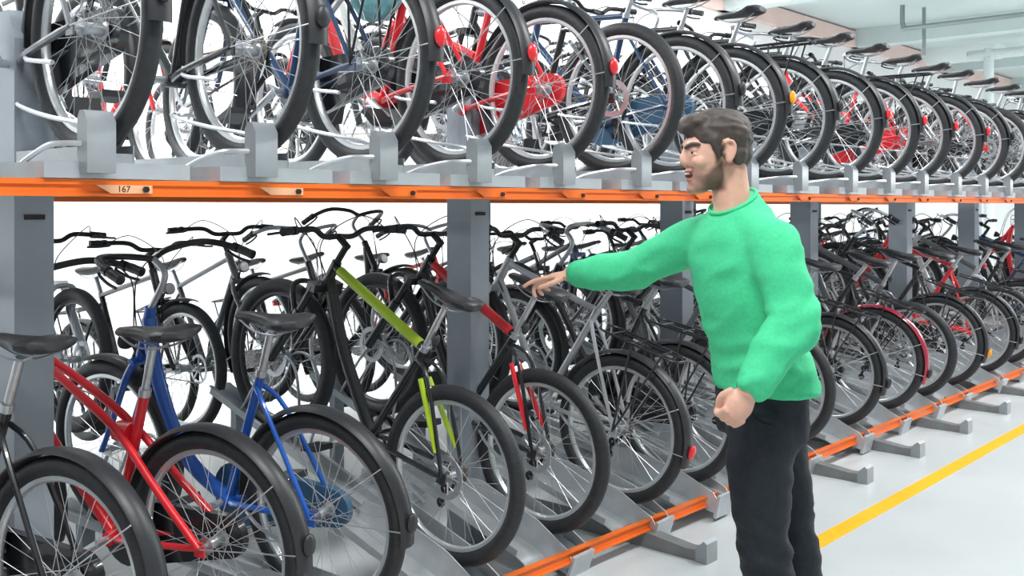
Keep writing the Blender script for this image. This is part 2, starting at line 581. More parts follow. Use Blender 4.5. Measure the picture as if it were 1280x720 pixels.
    # fenders
    if not mtb and not race:
        for cx, front, a0, a1 in ((0.0, False, -0.12, PI * 1.12), (FH, True, PI * .30, PI * 1.10)):
            fd = MB()
            ro, wf = R + .020, .034
            sec = [(ro - .012, -wf), (ro - .002, -wf * .72), (ro + .003, 0), (ro - .002, wf * .72), (ro - .012, wf), (ro - .014, wf - .002), (ro - .004, wf * .68), (ro, 0), (ro - .004, -wf * .68), (ro - .014, -wf + .002)]
            if front:
                fd.ring(cx, R, sec, 36, PI * .38, PI * 1.12)
            else:
                # from behind the seat tube, over the top, to low behind the wheel
                fd.ring(cx, R, sec, 40, -0.05, PI * 1.02)
            fo = part('fender', fd, M['plastic'], steer=front)
            fo['fend'] = 1
            sv = MB()
            for sy in (-1, 1):
                for aa in ((PI * .78, PI * .97) if not front else (PI * 1.05,)):
                    sv.tube([(cx, sy * .066, R), (cx + (ro - .012) * math.cos(aa), sy * wf, R + (ro - .012) * math.sin(aa))], .0022, 5)
            part('fender_stay', sv, M['spoke'], fo)
            if not front:
                rl = MB()
                aa = PI * .95
                c = Vector((ro * math.cos(aa) - .012, 0, R + ro * math.sin(aa)))
                rl.ell(c, (.014, .024, .034), 12, 8)
                part('tail_light', rl, M['reflector'], fo)
    else:
        rl = MB()
        rl.ell((seat_cl[0] - .045, 0, seat_cl[1] + .05), (.012, .02, .026), 10, 7)
        rl.tube([(seat_cl[0] - .01, 0, seat_cl[1] + .05), (seat_cl[0] - .04, 0, seat_cl[1] + .05)], .006, 6)
        part('tail_light', rl, M['reflector'])
    # carrier
    if city or kind == 'trek':
        ca = MB()
        zc = 2 * R + .075
        for sy in (-1, 1):
            ca.tube(smoothpath([(.22, sy * .03, zc), (.17, sy * .065, zc), (-.10, sy * .065, zc), (-.20, sy * .05, zc), (-.215, 0, zc)], 4), .006, 6)
            ca.tube([(.02, sy * .066, zc), (0.0, sy * .069, R)], .005, 6)
            ca.tube([(-.14, sy * .066, zc), (0.0, sy * .069, R)], .005, 6)
            ca.tube([(.12, sy * .03, zc), (-.19, sy * .03, zc)], .004, 6)
        for x in (.14, .02, -.12):
            ca.tube([(x, -.065, zc), (x, .065, zc)], .004, 6)
        cr_ = part('carrier', ca, M['blackmetal'])
        if kind == 'step':
            rl = MB()
            rl.box(-.228, -.212, -.045, .045, zc - .035, zc + .004)
            part('tail_light', rl, M['reflector'], cr_)
    # headlight
    if not mtb and not race:
        hl = MB()
        c = Vector((hd_b[0] + .075, 0, hd_b[1] + .05))
        hl.tube([c - Vector((.03, 0, 0)), c, c + Vector((.02, 0, 0))], [.016, .03, .032], 14)
        hl.tube([c - Vector((.02, 0, 0)), (hd_b[0] + .01, 0, hd_b[1] - .01)], .006, 6)
        ho = part('headlight', hl, M['blackmetal'], steer=True)
        ln = MB()
        ln.ell(c + Vector((.02, 0, 0)), (.006, .029, .029), 14, 6)
        part('headlight_lens', ln, M['lens'], ho)
    # kickstand folded up
    ks = MB()
    ks.tube(smoothpath([(.30, .05, .29), (.20, .085, .27), (.02, .10, .245)], 4), .007, 6)
    part('kickstand', ks, M['alloy'])
    return root


PROTO = {}
PROTO_FREE = {}
for k_ in ('city', 'step', 'mixte', 'mtb', 'trek', 'race', 'ladies'):
    PROTO[k_] = make_bike(k_)
    PROTO_FREE[k_] = True


def kill(o):
    for ch in list(kids(o)):
        kill(ch)
    KIDS.pop(o.name, None)
    bpy.data.objects.remove(o)


def setmat(o, m, slot=0):
    s = o.material_slots[slot]
    s.link = 'OBJECT'
    s.material = m


def place_bike(kind, hub, rz, pitch, color, label, group, steer=0.0, crank=0.0, roll=0.0, case=None, fend=None, lights=None, saddle=None, scale=1.0, bare=False, stripe='grey'):
    src = PROTO[kind]
    r = copy_tree(src)
    rot = Matrix.Rotation(rz, 4, 'Z') @ Matrix.Rotation(-pitch, 4, 'Y') @ Matrix.Rotation(roll, 4, 'X')
    rot0 = Matrix.Rotation(rz, 4, 'Z') @ Matrix.Rotation(-pitch, 4, 'Y')
    loc = Vector(hub) - (rot0 @ Vector((0, 0, R * scale)))
    r.matrix_world = Matrix.Translation(loc) @ rot @ Matrix.Scale(scale, 4)
    tag(r, label, 'bicycle', group)
    ms = Matrix.Translation(STEER_P) @ Matrix.Rotation(steer, 4, STEER_AX) @ Matrix.Translation(-STEER_P)
    bbv = Vector(BB)
    mc = Matrix.Translation(bbv) @ Matrix.Rotation(crank, 4, 'Y') @ Matrix.Translation(-bbv)
    if bare:
        for o in list(kids(r)):
            if o.name.startswith('carrier'):
                KIDS[r.name].remove(o)
                kill(o)
    if lights is None and random.random() < .6:
        lights = 'plastic'
    for o in kids(r):
        if o.get('st'):
            o.matrix_local = ms
        if o.get('ck'):
            o.matrix_local = mc
        for q in kids(o):
            if q.get('stripe'):
                setmat(q, PAINT[stripe])
        if o.get('paint'):
            setmat(o, PAINT[color])
        if o.get('case') and case:
            setmat(o, PAINT[case])
        if o.get('fend') and fend:
            setmat(o, PAINT[fend])
        if saddle and o.name.startswith('saddle'):
            setmat(o, M[saddle])
        if lights:
            for q in [o] + kids(o):
                if q.name.startswith('tail_light'):
                    setmat(q, M[lights])
    return r


YAW = math.radians(1.0)
CY, SY = math.cos(YAW), math.sin(YAW)
LOW_YAW = [15, 15, 14, 12, 5, 3, 3, 3, 2, 2, 2, 2, 1]
LHX, LHZ = -0.20, 0.475
UHX, UHZ = -0.15, 1.985


def hub_y(edge_px, hx, yaw=YAW):
    xr = hx + R * math.cos(yaw)
    return img_on_x(edge_px, xr) - R * math.sin(yaw)


def low_yaw(i):
    return math.radians(LOW_YAW[i] if i < len(LOW_YAW) else 1)


low_edges = [197, 385, 515, 656, 762, 858, 925, 985, 1045, 1105, 1157, 1197, 1232, 1272]
low_y = [hub_y(e, LHX, low_yaw(i + 1)) for i, e in enumerate(low_edges)]
while low_y[-1] < 14.2:
    low_y.append(low_y[-1] + 0.66)
up_edges = [197, 397, 545, 660, 762, 855, 922, 985, 1045, 1105, 1150, 1190, 1230, 1262]
up_y = [hub_y(e, UHX) for e in up_edges]
while up_y[-1] < 14.2:
    up_y.append(up_y[-1] + 0.62)
# one more at the near end, only its front shows
up_y.insert(0, up_y[0] - 0.52)
low_y.insert(0, low_y[0] - 0.50)

CNAME = {'black': 'black', 'grey': 'dark grey', 'silver': 'silver', 'white': 'white', 'red': 'red', 'maroon': 'maroon', 'blue': 'bright blue', 'navy': 'navy blue', 'green': 'dark green',
         'steelblue': 'steel blue', 'orange': 'orange', 'teal': 'teal', 'lime': 'lime'}
KNAME = {'city': 'city bicycle', 'step': 'step-through bicycle', 'mixte': 'twin-tube step-through bicycle', 'mtb': 'mountain bike', 'ladies': 'low-frame bicycle', 'trek': 'touring bicycle', 'race': 'drop-bar road bicycle'}

# ---- lower tier
low_spec = [  # kind, colour, pitch, extra
    ('city', 'navy', 3, {}),
    ('step', 'black', 4, dict(bare=True, lights='reflector')),
    ('ladies', 'red', 1, dict(roll=-.07, bare=True, case='black', lights='plastic')),
    ('step', 'blue', 5, dict(roll=-.10, bare=True, lights='plastic', case='steelblue')),
    ('mtb', 'black', 20, dict(stripe='lime')),
    ('mtb', 'black', 20, dict(stripe='red')),
    ('trek', 'silver', 17, {}),
    ('city', 'black', 12, {}),
    ('trek', 'grey', 18, {}),
    ('mtb', 'black', 18, {}),
    ('city', 'black', 14, {}),
    ('trek', 'black', 18, dict(fend='maroon')),
    ('mtb', 'grey', 16, {}),
    ('city', 'black', 18, dict(lights='orange_refl')),
    ('trek', 'red', 15, {}),
]
cyc = ['city', 'trek', 'mtb', 'step', 'trek', 'race', 'city', 'mtb']
ccol = ['black', 'grey', 'black', 'black', 'silver', 'black', 'navy', 'black', 'red', 'black', 'grey']
low_pitch = []
n_low = len(low_y)
for i, y in enumerate(low_y):
    if i < len(low_spec):
        k, c, ptc, ex = low_spec[i]
    else:
        k, c, ptc, ex = cyc[i % len(cyc)], ccol[i % len(ccol)], (18 if i % 2 else 14), {}
    low_pitch.append(ptc)
    lab = '%s %s, %s from the near end of the lower rack' % (CNAME[c], KNAME[k], ORD_[i])
    if i == 1:
        lab = 'black step-through bicycle with red tail light on its fender, beside the nearest post'
    if i == 2:
        lab = 'red low-frame bicycle with straight red stays on the lower rack'
    if i == 3:
        lab = 'bright blue step-through bicycle with tall swept handlebar on the lower rack'
    if i == 4:
        lab = 'black mountain bike with lime green stripes, tilted up on the lower rack'
    if i == 5:
        lab = 'black mountain bike with red stripes, beside the lime striped one'
    if i == 6:
        lab = 'silver touring bicycle, its saddle under the pointing hand'
    if i == 11:
        lab = 'black touring bicycle with maroon rear fender, behind the man on the lower rack'
    place_bike(k, (LHX, y, LHZ), PI + low_yaw(i), math.radians(ptc), c, lab, 'bicycles on the lower rack',
               steer=math.radians(random.uniform(-5, 5)), crank=random.uniform(0, 2 * PI), **ex)

# ---- upper tier
up_spec = [
    ('city', 'silver', {}),
    ('city', 'grey', dict(fend=None)),
    ('trek', 'black', {}),
    ('city', 'navy', dict(case='black')),
    ('step', 'red', dict(case='black')),
    ('mixte', 'red', dict(case='red')),
    ('mtb', 'black', {}),
    ('city', 'navy', dict(case='steelblue')),
    ('trek', 'black', dict(lights='orange_refl')),
    ('city', 'black', {}),
    ('trek', 'black', dict(lights='reflector')),
    ('city', 'black', {}),
    ('mixte', 'red', dict(case='red')),
    ('trek', 'grey', dict(lights='reflector')),
    ('city', 'black', {}),
    ('mtb', 'red', {}),
]
n_up = len(up_y)
for i, y in enumerate(up_y):
    if i < len(up_spec):
        k, c, ex = up_spec[i]
    else:
        k, c, ex = cyc[(i * 3 + 1) % len(cyc)], ccol[(i * 2) % len(ccol)], {}
    lab = '%s %s, %s from the near end of the upper deck' % (CNAME[c], KNAME[k], ORD_[i])
    if i == 4:
        lab = 'red step-through bicycle with teal bag on the upper deck'
    if i == 5:
        lab = 'red twin-tube bicycle with large red chain case on the upper deck'
    if i == 7:
        lab = 'navy city bicycle with steel blue chain case above the man'
    ex = {a: b for a, b in ex.items() if b is not None}
    place_bike(k, (UHX, y, UHZ), bare=(i % 3 != 0), rz=PI + YAW + math.radians(random.uniform(-1.5, 1.5)), pitch=0.0, color=c, label=lab, group='bicycles on the upper deck',
               steer=math.radians(random.uniform(-5, 5)), crank=random.uniform(0, 2 * PI), **ex)

# ---- the opposite row, backs to the white wall
far_y = [1.6 + 0.52 * k for k in range(25)]
for i, y in enumerate(far_y):
    k, c = cyc[(i * 5 + 2) % len(cyc)], ccol[(i * 3 + 1) % len(ccol)]
    lab = '%s %s, %s along the far row by the white wall' % (CNAME[c], KNAME[k], ORD_[i])
    place_bike(k, (-3.25, y, 0.475), YAW + math.radians(random.uniform(-2, 2)), math.radians(16 if i % 2 else 10), c, lab, 'bicycles in the far row',
               steer=math.radians(random.uniform(-5, 5)), crank=random.uniform(0, 2 * PI))

for i, y in enumerate([1.9 + 0.66 * k for k in range(20)]):
    k, c = cyc[(i * 3 + 1) % len(cyc)], ccol[(i * 5 + 3) % len(ccol)]
    lab = '%s %s, %s along the far upper deck by the white wall' % (CNAME[c], KNAME[k], ORD_[i])
    place_bike(k, (-3.25, y, UHZ), YAW + math.radians(random.uniform(-2, 2)), 0.0, c, lab, 'bicycles on the far upper deck',
               steer=math.radians(random.uniform(-5, 5)), crank=random.uniform(0, 2 * PI))

# remove the prototypes
for k_ in PROTO:
    kill(PROTO[k_])

# ------------------------------------------------------------------ rack
Y0, Y1 = -0.6, 15.6


def make_low_tray(pitch):
    """wheel gutter, rear contact at the origin, facing +x"""
    root = empty('wheel_gutter')
    p = math.radians(pitch)
    rot = Matrix.Rotation(-p, 3, 'Y')
    o_ = rot @ Vector((0, 0, 0))

    def tf(mb):
        mb.v = [tuple(rot @ Vector(v)) for v in mb.v]
        return mb
    c = MB()
    for sy in (-1, 1):
        c.box(-.33, 1.42, sy * .042 - .002, sy * .042 + .002, -.008, .034)
        c.box(-.33, 1.42, min(sy * .042, sy * .058), max(sy * .042, sy * .058), .030, .034)
    c.box(-.33, 1.42, -.042, .042, -.008, -.003)
    reg(root, tf(c).build('channel', M['tray'], root))
    k = MB()
    for sy in (-1, 1):
        pl = [(-.34, -.03), (.34, -.03), (.34, .05), (.20, .10), (-.12, .10), (-.30, .065), (-.34, .03)]
        k.prism(pl, sy * .060 - .0025, sy * .060 + .0025)
    reg(root, tf(k).build('cheek_plate', M['steel'], root))
    e = MB()
    e.prism([(-.345, -.05), (-.33, -.05), (-.33, .06), (-.345, .06)], -.07, .07)
    reg(root, tf(e).build('end_plate', M['steel'], root))
    a = MB()
    aw = .19
    prof = [(.60, -.030), (.10, -.020), (-.15, -.014), (-.20, -.020), (-.235, -.055), (-.235, -.059), (-.197, -.025), (-.15, -.019), (.10, -.025), (.60, -.035)]
    a.prism(prof, -aw, aw)
    for sy in (-1, 1):
        a.prism([(.60, -.030), (.10, -.020), (-.15, -.014), (-.15, .012), (.60, .0)], sy * aw - .002, sy * aw + .002)
    reg(root, tf(a).build('apron_plate', M['apron'], root))
    h = MB()
    for sy in (-1, 1):
        h.tube(smoothpath([(.80, sy * .045, .03), (.82, sy * .055, .22), (.92, sy * .055, .38), (1.06, sy * .05, .34), (1.18, sy * .045, .03)], 6), .007, 6)
    reg(root, tf(h).build('wheel_hoop', M['wire'], root))
    s = MB()
    t = rot @ Vector((1.25, 0, -.008))
    s.box(t.x - .02, t.x + .02, -.03, .03, -.13, t.z)
    s.box(t.x - .05, t.x + .05, -.05, .05, -.13, -.122)
    reg(root, s.build('support_post', M['column'], root))
    return root


protos = {}
n_ = 0
for i, (y, ptc) in enumerate(zip(low_y, low_pitch)):
    if ptc not in protos:
        r = protos[ptc] = make_low_tray(ptc)
    else:
        r = copy_tree(protos[ptc])
    p = math.radians(ptc)
    rz = PI + low_yaw(i)
    rot = Matrix.Rotation(rz, 3, 'Z') @ Matrix.Rotation(-p, 3, 'Y')
    loc = Vector((LHX, y, LHZ)) - rot @ Vector((0, 0, R))
    r.location = loc
    r.rotation_euler = (0, 0, rz)
    tag(r, 'grey steel wheel gutter under the %s bicycle of the lower rack' % ORD_[i], 'bike rack tray', 'wheel gutters of the lower rack')


def make_up_tray(w):
    root = empty('deck_tray')
    d = MB()
    zf = -.022          # wheel contact at z 0
    d.box(-.16, 1.62, -w / 2, w / 2, -.068, zf - .004)
    reg(root, d.build('deck_plate', M['tray'], root))
    c = MB()
    for sy in (-1, 1):
        c.box(-.15, 1.60, sy * .040 - .002, sy * .040 + .002, zf - .004, .022)
    c.box(-.15, 1.60, -.040, .040, zf - .004, -.001)
    reg(root, c.build('channel', M['steel'], root))
    e = MB()
    e.prism([(-.205, -.055), (-.165, -.055), (-.150, -.005), (-.150, .085), (-.163, .105), (-.185, .105), (-.205, .075)], .037, .113)
    reg(root, e.build('end_bracket', M['bracket'], root))
    h = MB()
    h.tube(smoothpath([(-.175, .10, .05), (-.10, .07, .075), (.05, .085, .10), (.22, .07, .13), (.36, .05, .16), (.42, .0, .17), (.36, -.05, .16), (.2, -.06, .10), (.06, -.06, .02), (.0, -.06, -.02)], 5), .007, 6)
    h.tube(smoothpath([(-.175, .105, .02), (-.10, .15, .02), (.06, .125, .005), (.16, .12, -.02)], 5), .008, 6)
    reg(root, h.build('wheel_hoop', M['wire'], root))
    return root


pt = make_up_tray(0.40)
for i, y in enumerate(up_y):
    r = pt if i == 0 else copy_tree(pt)
    rz = PI + YAW
    r.location = (UHX, y, UHZ - R)
    r.rotation_euler = (0, 0, rz)
    tag(r, 'grey steel deck tray with end bracket under the %s bicycle of the upper deck' % ORD_[i], 'bike rack tray', 'trays of the upper deck')

# beams
b = MB()
b.box(-.045, 0.0, Y0, Y1, 1.528, 1.568)
b.box(0.0, .006, Y0, Y1, 1.556, 1.570)
b.box(0.0, .006, Y0, Y1, 1.526, 1.534)
ub = b.build('rack_beam', M['orange'], smooth=False)
tag(ub, 'long orange steel beam along the front edge of the upper deck', 'beam', 'orange rack beams')
for i, y in enumerate(up_y):
    jp = MB()
    yy = y + .02
    vs = [(x, yy + dy, z) for x in (.006, .010) for (dy, z) in ((-.085, 1.556), (-.045, 1.534), (.07, 1.534), (.07, 1.556))]
    jp.add(vs, [(0, 1, 2, 3), (7, 6, 5, 4), (0, 4, 5, 1), (1, 5, 6, 2), (2, 6, 7, 3), (3, 7, 4, 0)])
    o = jp.build('joint_plate', M['sticker'] if i in (1, 2) else M['orange'], ub, smooth=False)
    if i == 1:
        tx = bpy.data.curves.new('stencil_number', 'FONT')
        tx.body = '167'
        tx.size = .024
        tx.extrude = .0004
        tx.align_x = 'CENTER'
        to = bpy.data.objects.new('stencil_number', tx)
        COL.objects.link(to)
        tx.materials.append(M['ink'])
        to.parent = o
        to.location = (.0104, yy - .01, 1.5375)
        to.rotation_euler = (PI / 2, 0, PI / 2)
    bt = MB()
    bt.tube([(.009, yy + .05, 1.545), (.018, yy + .05, 1.545)], .009, 6)
    bt.build('bolt', M['blackmetal'], o)
b = MB()
b.box(-.02, 0.0, Y0, Y1, .068, .112)
b.box(0.0, .012, Y0, Y1, .066, .072)
b.box(0.0, .008, Y0, Y1, .106, .112)
lb = b.build('rack_beam', M['orange'], smooth=False)
tag(lb, 'long orange steel beam near the floor along the lower rack', 'beam', 'orange rack beams')

b = MB()
b.box(-3.55, -1.95, Y0, Y1, 1.575, 1.632)
fd_ = b.build('far_deck', M['tray'], smooth=False)
tag(fd_, 'long grey deck of the far row, behind the front deck', 'deck')
b = MB()
b.box(-3.60, -3.55, Y0, Y1, 1.528, 1.60)
b.build('deck_edge', M['orange'], fd_, smooth=False)
for k in (20, 600, 860, 1018, 1137, 1221):
    ly = img_on_x(k, -3.04)
    b = MB()
    b.box(-3.1, -2.98, ly - .06, ly + .06, 0, 1.575)
    b.build('deck_leg', M['column'], fd_, smooth=False)

# feet
def floor_y(px, py):
    p = (py - HOR) / CAMZ
    X, Z = (px - 640) / p, F_PX / p
    return X * SN + Z * CS


FY = [floor_y(*q) for q in ((878, 700), (1055, 598), (1150, 571), (1208, 541), (1257, 517))]
FY.insert(1, (FY[0] + FY[1]) / 2)
while FY[0] > .9:
    FY.insert(0, FY[0] - .80)
while FY[-1] < 14:
    FY.append(FY[-1] + .84)
pf = None
for i, y in enumerate(FY):
    if pf is None:
        pf = empty('floor_foot')
        f = MB()
        f.prism([(-1.0, 0.0), (.30, 0.0), (.30, .052), (.22, .045), (.02, .066), (-.08, .066), (-1.0, .066)], -.034, .034)
        reg(pf, f.build('rail', M['foot'], pf, smooth=False))
        f = MB()
        f.prism([(.27, 0.0), (.325, 0.0), (.325, .085), (.31, .095), (.27, .06)], -.042, .042)
        reg(pf, f.build('end_cap', M['bracket'], pf, smooth=False))
        r = pf
    else:
        r = copy_tree(pf)
    r.location = (0, y, 0)
    tag(r, 'grey steel foot on the floor before the lower beam, %s from the near end' % ORD_[i], 'rack foot', 'floor feet of the rack')

# columns
CYS = [img_on_x(q, -.545) for q in (43, 600, 860, 1018, 1137, 1221)]
CYS += [CYS[-1] + 1.75, CYS[-1] + 3.5]
pc = None
for i, y in enumerate(CYS):
    if pc is None:
        pc = empty('rack_post')
        c = MB()
        c.prism([(-.075, 0), (.075, 0), (.075, 2.00), (.03, 2.09), (-.075, 2.09)], -.058, .058)
        reg(pc, c.build('post_tube', M['column'], pc, smooth=False))
        c = MB()
        c.box(-.12, .12, -.10, .10, 0, .012)
        for sx in (-1, 1):
            for sy in (-1, 1):
                c.tube([(sx * .095, sy * .078, .012), (sx * .095, sy * .078, .03)], .012, 6)
        reg(pc, c.build('base_plate', M['column'], pc, smooth=False))
        c = MB()
        c.box(.076, .080, -.03, .03, 1.46, 1.475)
        reg(pc, c.build('slot_plate', M['ink'], pc, smooth=False))
        c = MB()
        c.box(.075, .56, -.03, .03, 1.529, 1.566)
        reg(pc, c.build('beam_arm', M['column'], pc, smooth=False))
        r = pc
    else:
        r = copy_tree(pc)
    r.location = (-0.62, y, 0)
    tag(r, 'grey steel rack post carrying the upper deck, %s from the near end' % ORD_[i], 'post', 'rack posts')

gt = MB()
gt.tube(smoothpath([(.80, 0, .86), (.72, 0, .72), (.60, 0, .52), (.47, 0, .42)], 5), .022, 10)
UP4 = [o for o in bpy.data.objects if o.get('label') == 'red step-through bicycle with teal bag on the upper deck'][0]
gt.build('frame_tube', PAINT['white'], UP4)

# ------------------------------------------------------------------ the room
XW, YE, ZC = -5.8, 46.0, 4.96
b = MB(); b.box(XW, 9, -9, YE, -.1, 0)
fl = tag(b.build('floor', M['floor'], smooth=False), kind='structure')
b = MB(); b.box(XW - .2, XW, -9, YE, 0, ZC)
tag(b.build('wall_back', M['wall'], smooth=False), kind='structure')
b = MB(); b.box(XW, 9, YE, YE + .2, 0, ZC)
tag(b.build('wall_far', M['wall'], smooth=False), kind='structure')
b = MB(); b.box(XW - .2, 9, -9, YE + .2, ZC, ZC + .2)
tag(b.build('ceiling', M['ceil'], smooth=False), kind='structure')
b = MB(); b.box(.50, .585, -9, YE, 0.0, .002)
tag(b.build('floor_line', M['yellow'], smooth=False), 'long yellow line painted on the grey floor', 'floor marking')
b = MB(); b.box(XW, XW + .12, -9, YE, 4.62, 4.93)
tag(b.build('trim_1', M['pinkbeam'], smooth=False), kind='structure')
for i, y in enumerate((4, 9, 14, 19, 24, 29, 34, 39)):
    b = MB(); b.box(XW, 9, y, y + .35, 4.62, ZC)
    tag(b.build('ceiling_beam_%d' % (i + 1), M['ceil'], smooth=False), kind='structure')

# conduit, duct, pipe
c = MB()
A = cam_pt(1130, 8, 19.0)
pz = A.z
q0 = cam_pt(1128, 36, 17.2)
c.tube(smoothpath([(q0.x, q0.y, ZC), (q0.x, q0.y, q0.z + .12), (q0.x + .03, q0.y, q0.z + .03), (q0.x + .12, q0.y, q0.z), (q0.x + 1.2, q0.y, q0.z), (8.0, q0.y, q0.z)], 6), .04, 10)
cnd = tag(c.build('ceiling_conduit', M['pipe']), 'grey bent conduit running under the white ceiling', 'pipe')
c = MB()
q1 = cam_pt(1155, 34, 17.4)
c.tube([(q1.x, q1.y, ZC), (q1.x, q1.y, q1.z - .5)], .032, 10)
c.build('drop_pipe', M['pipe'], cnd)
d = MB()
q2 = cam_pt(1195, 55, 22.0)
d.tube([(XW + .02, q2.y, q2.z), (q2.x + .9, q2.y, q2.z), (q2.x + .95, q2.y, q2.z)], [.42, .42, .36], 28)
tag(d.build('air_duct', M['duct']), 'wide round white air duct near the ceiling at the far wall', 'duct')
c = MB()
q3 = cam_pt(1236, 68, 20.5)
c.tube(smoothpath([(q3.x, q3.y, 0.005), (q3.x, q3.y, q3.z - .25), (q3.x + .03, q3.y, q3.z - .07), (q3.x + .15, q3.y, q3.z), (q3.x + .6, q3.y, q3.z), (8.5, q3.y, q3.z)], 6), .10, 12)
tag(c.build('elbow_pipe', M['duct']), 'thick pale pipe that rises and bends over at the far wall', 'pipe')

# strip lamps added out of view to light the aisle, rack and wall
added_lamp_rows = [(2.2, 'over the aisle'), (5.2, 'over the far side of the aisle'), (-3.9, 'between rack and white wall')]  # far-side row added only to brighten the distant end of the wall
pl_ = None
k_ = 0
for lx, where in added_lamp_rows:
    for j, y in enumerate((0.5, 5.5, 10.5, 16, 22, 28) if lx == 2.2 else (17, 22, 27, 32, 37) if lx > 0 else (-1.5, 2.2, 5.9, 9.6, 13.2)):
        if pl_ is None:
            pl_ = empty('added_lamp')
            f = MB(); f.box(-.08, .08, -1.2, 1.2, .03, .09)
            reg(pl_, f.build('housing', M['duct'], pl_, smooth=False))
            f = MB(); f.tube([(0, -1.17, 0.015), (0, 1.17, 0.015)], .022, 10)
            reg(pl_, f.build('tube', M['lamp'], pl_))
            r = pl_
        else:
            r = copy_tree(pl_)
        r.location = (lx, y, ZC - .095 if lx > 0 else ZC - .095)
        tag(r, 'unseen white strip lamp added %s, %s from the near end' % (where, ORD_[j]), 'lamp', 'added strip lamps')
        ld = bpy.data.lights.new('added_strip_light', 'AREA')  # area light added under each fitting, does most of the lighting
        ld.shape = 'RECTANGLE'
        ld.size = 0.5
        ld.size_y = 2.6
        ld.energy = 215 if lx == 2.2 else 480 if lx > 0 else 290
        ld.color = (1.0, 1.0, 0.99)
        lo = bpy.data.objects.new('added_strip_light', ld)
        COL.objects.link(lo)
        lo.location = (lx, y, ZC - .14)
        lo['kind'] = 'helper'

# ------------------------------------------------------------------ the man
MZ = F_PX / 410.0
mX = 310.0 / 410.0
man = empty('person', (CAMX + mX * CS - MZ * SN, mX * SN + MZ * CS, 0), TH)
tag(man, 'bearded man in a green sweater and dark jeans pointing at a bicycle', 'person')


def bake(o, voxel, smooth_it=6, fac=0.5):
    md = o.modifiers.new('r', 'REMESH')
    md.mode = 'VOXEL'
    md.voxel_size = voxel
    ms_ = o.modifiers.new('s', 'SMOOTH')
    ms_.iterations = smooth_it
    ms_.factor = fac
    dg = bpy.context.evaluated_depsgraph_get()
    me = bpy.data.meshes.new_from_object(o.evaluated_get(dg))
    o.modifiers.clear()
    old = o.data
    o.data = me
    bpy.data.meshes.remove(old)
    me.polygons.foreach_set('use_smooth', [True] * len(me.polygons))
    return o


def ellipse_ring(cx, cy, cz, a, b, yaw, n=28, tilt=0.0, pw=2.3):
    """a along the shoulder axis, b along the facing axis"""
    fx, fy = -math.cos(yaw), -math.sin(yaw)
    lx, ly = -fy, fx
    out = []
    for k in range(n):
        q = 2 * PI * k / n
        ca, sa = math.cos(q), math.sin(q)
        ca = math.copysign(abs(ca) ** (2 / pw), ca)
        sa = math.copysign(abs(sa) ** (2 / pw), sa)
        out.append((cx + lx * a * ca + fx * b * sa, cy + ly * a * ca + fy * b * sa, cz + tilt * sa))
    return out


YT = math.radians(33)
SH_L, EL_L, WR_L = (-.002, -.150, 1.395), (.042, -.240, 1.175), (-.098, -.285, .998)
SH_R, EL_R, WR_R = (-.172, .135, 1.392), (-.345, .31, 1.285), (-.535, .475, 1.262)

TILT = [-.036, -.034, -.022, -.008, 0, 0, 0, 0, 0]
torso = [(-.082, 0, 1.514, .072, .064), (-.080, 0, 1.497, .090, .072), (-.076, 0, 1.455, .140, .090), (-.072, 0, 1.41, .172, .105), (-.060, 0, 1.33, .178, .122),
         (-.045, 0, 1.22, .172, .124), (-.018, 0, 1.10, .165, .120), (.010, 0, 1.00, .172, .124), (.018, 0, .945, .180, .130)]

sw = MB()
sw.loft([ellipse_ring(x, y, z, a, b_, YT - (1.5 - z) * .25, tilt=tl) for (x, y, z, a, b_), tl in zip(torso, TILT)])
for (S, E, W, r0, r1, r2, r3) in ((SH_L, EL_L, WR_L, .077, .069, .062, .047), (SH_R, EL_R, WR_R, .074, .066, .060, .044)):
    S, E, W = Vector(S), Vector(E), Vector(W)
    inn = Vector((-.075, 0, 1.40))
    path = [inn.lerp(S, .55), S, S.lerp(E, .35), S.lerp(E, .7), E, E.lerp(W, .25), E.lerp(W, .6), W]
    sw.tube(smoothpath(path, 4), [r0 * .95] * 4 + [r0] * 4 + [r0 * .98] * 2 + [(r0 + r1) / 2] * 2 + [r1] * 4 + [r1] * 4 + [(r1 + r2) / 2] * 4 + [r2] * 2 + [(r2 + r3) / 2] * 2 + [r3], 16)
    d_ = (W - E).normalized()
    sw.tube([W - d_ * .045, W - d_ * .005, W + d_ * .016], [r3 * 1.06, r3 * 1.0, r3 * .93], 16)
    sw.tube(smoothpath([(-.078, 0, 1.465), Vector((-.078, 0, 1.452)).lerp(S, .5), S], 4), [.060] * 2 + [.063] * 3 + [.069] * 3 + [.074], 16)
swo = sw.build('sweater', M['sweater'], man)
bake(swo, .011, 5)
# folds in the knit: waist, inner elbow, under the reaching arm
me = swo.data
me.calc_loop_triangles()
for v in me.vertices:
    p = v.co
    q = Vector((p.x * 5 + p.z * 6, p.y * 5, p.z * 13 - p.x * 9))
    amp = .0035
    dl = (p - Vector(EL_L)).length
    amp += .007 * math.exp(-(dl / .12) ** 2)
    dr_ = (p - Vector(EL_R)).length
    amp += .005 * math.exp(-(dr_ / .14) ** 2)
    amp += .006 * math.exp(-((p.z - 1.02) / .09) ** 2)
    fold = .9 - 2.4 * abs(noise.noise(q)) + .5 * noise.noise(q * 2.1)
    v.co = p + v.normal * fold * amp * 1.15
# fabric: hollow hem is closed inside by the jeans

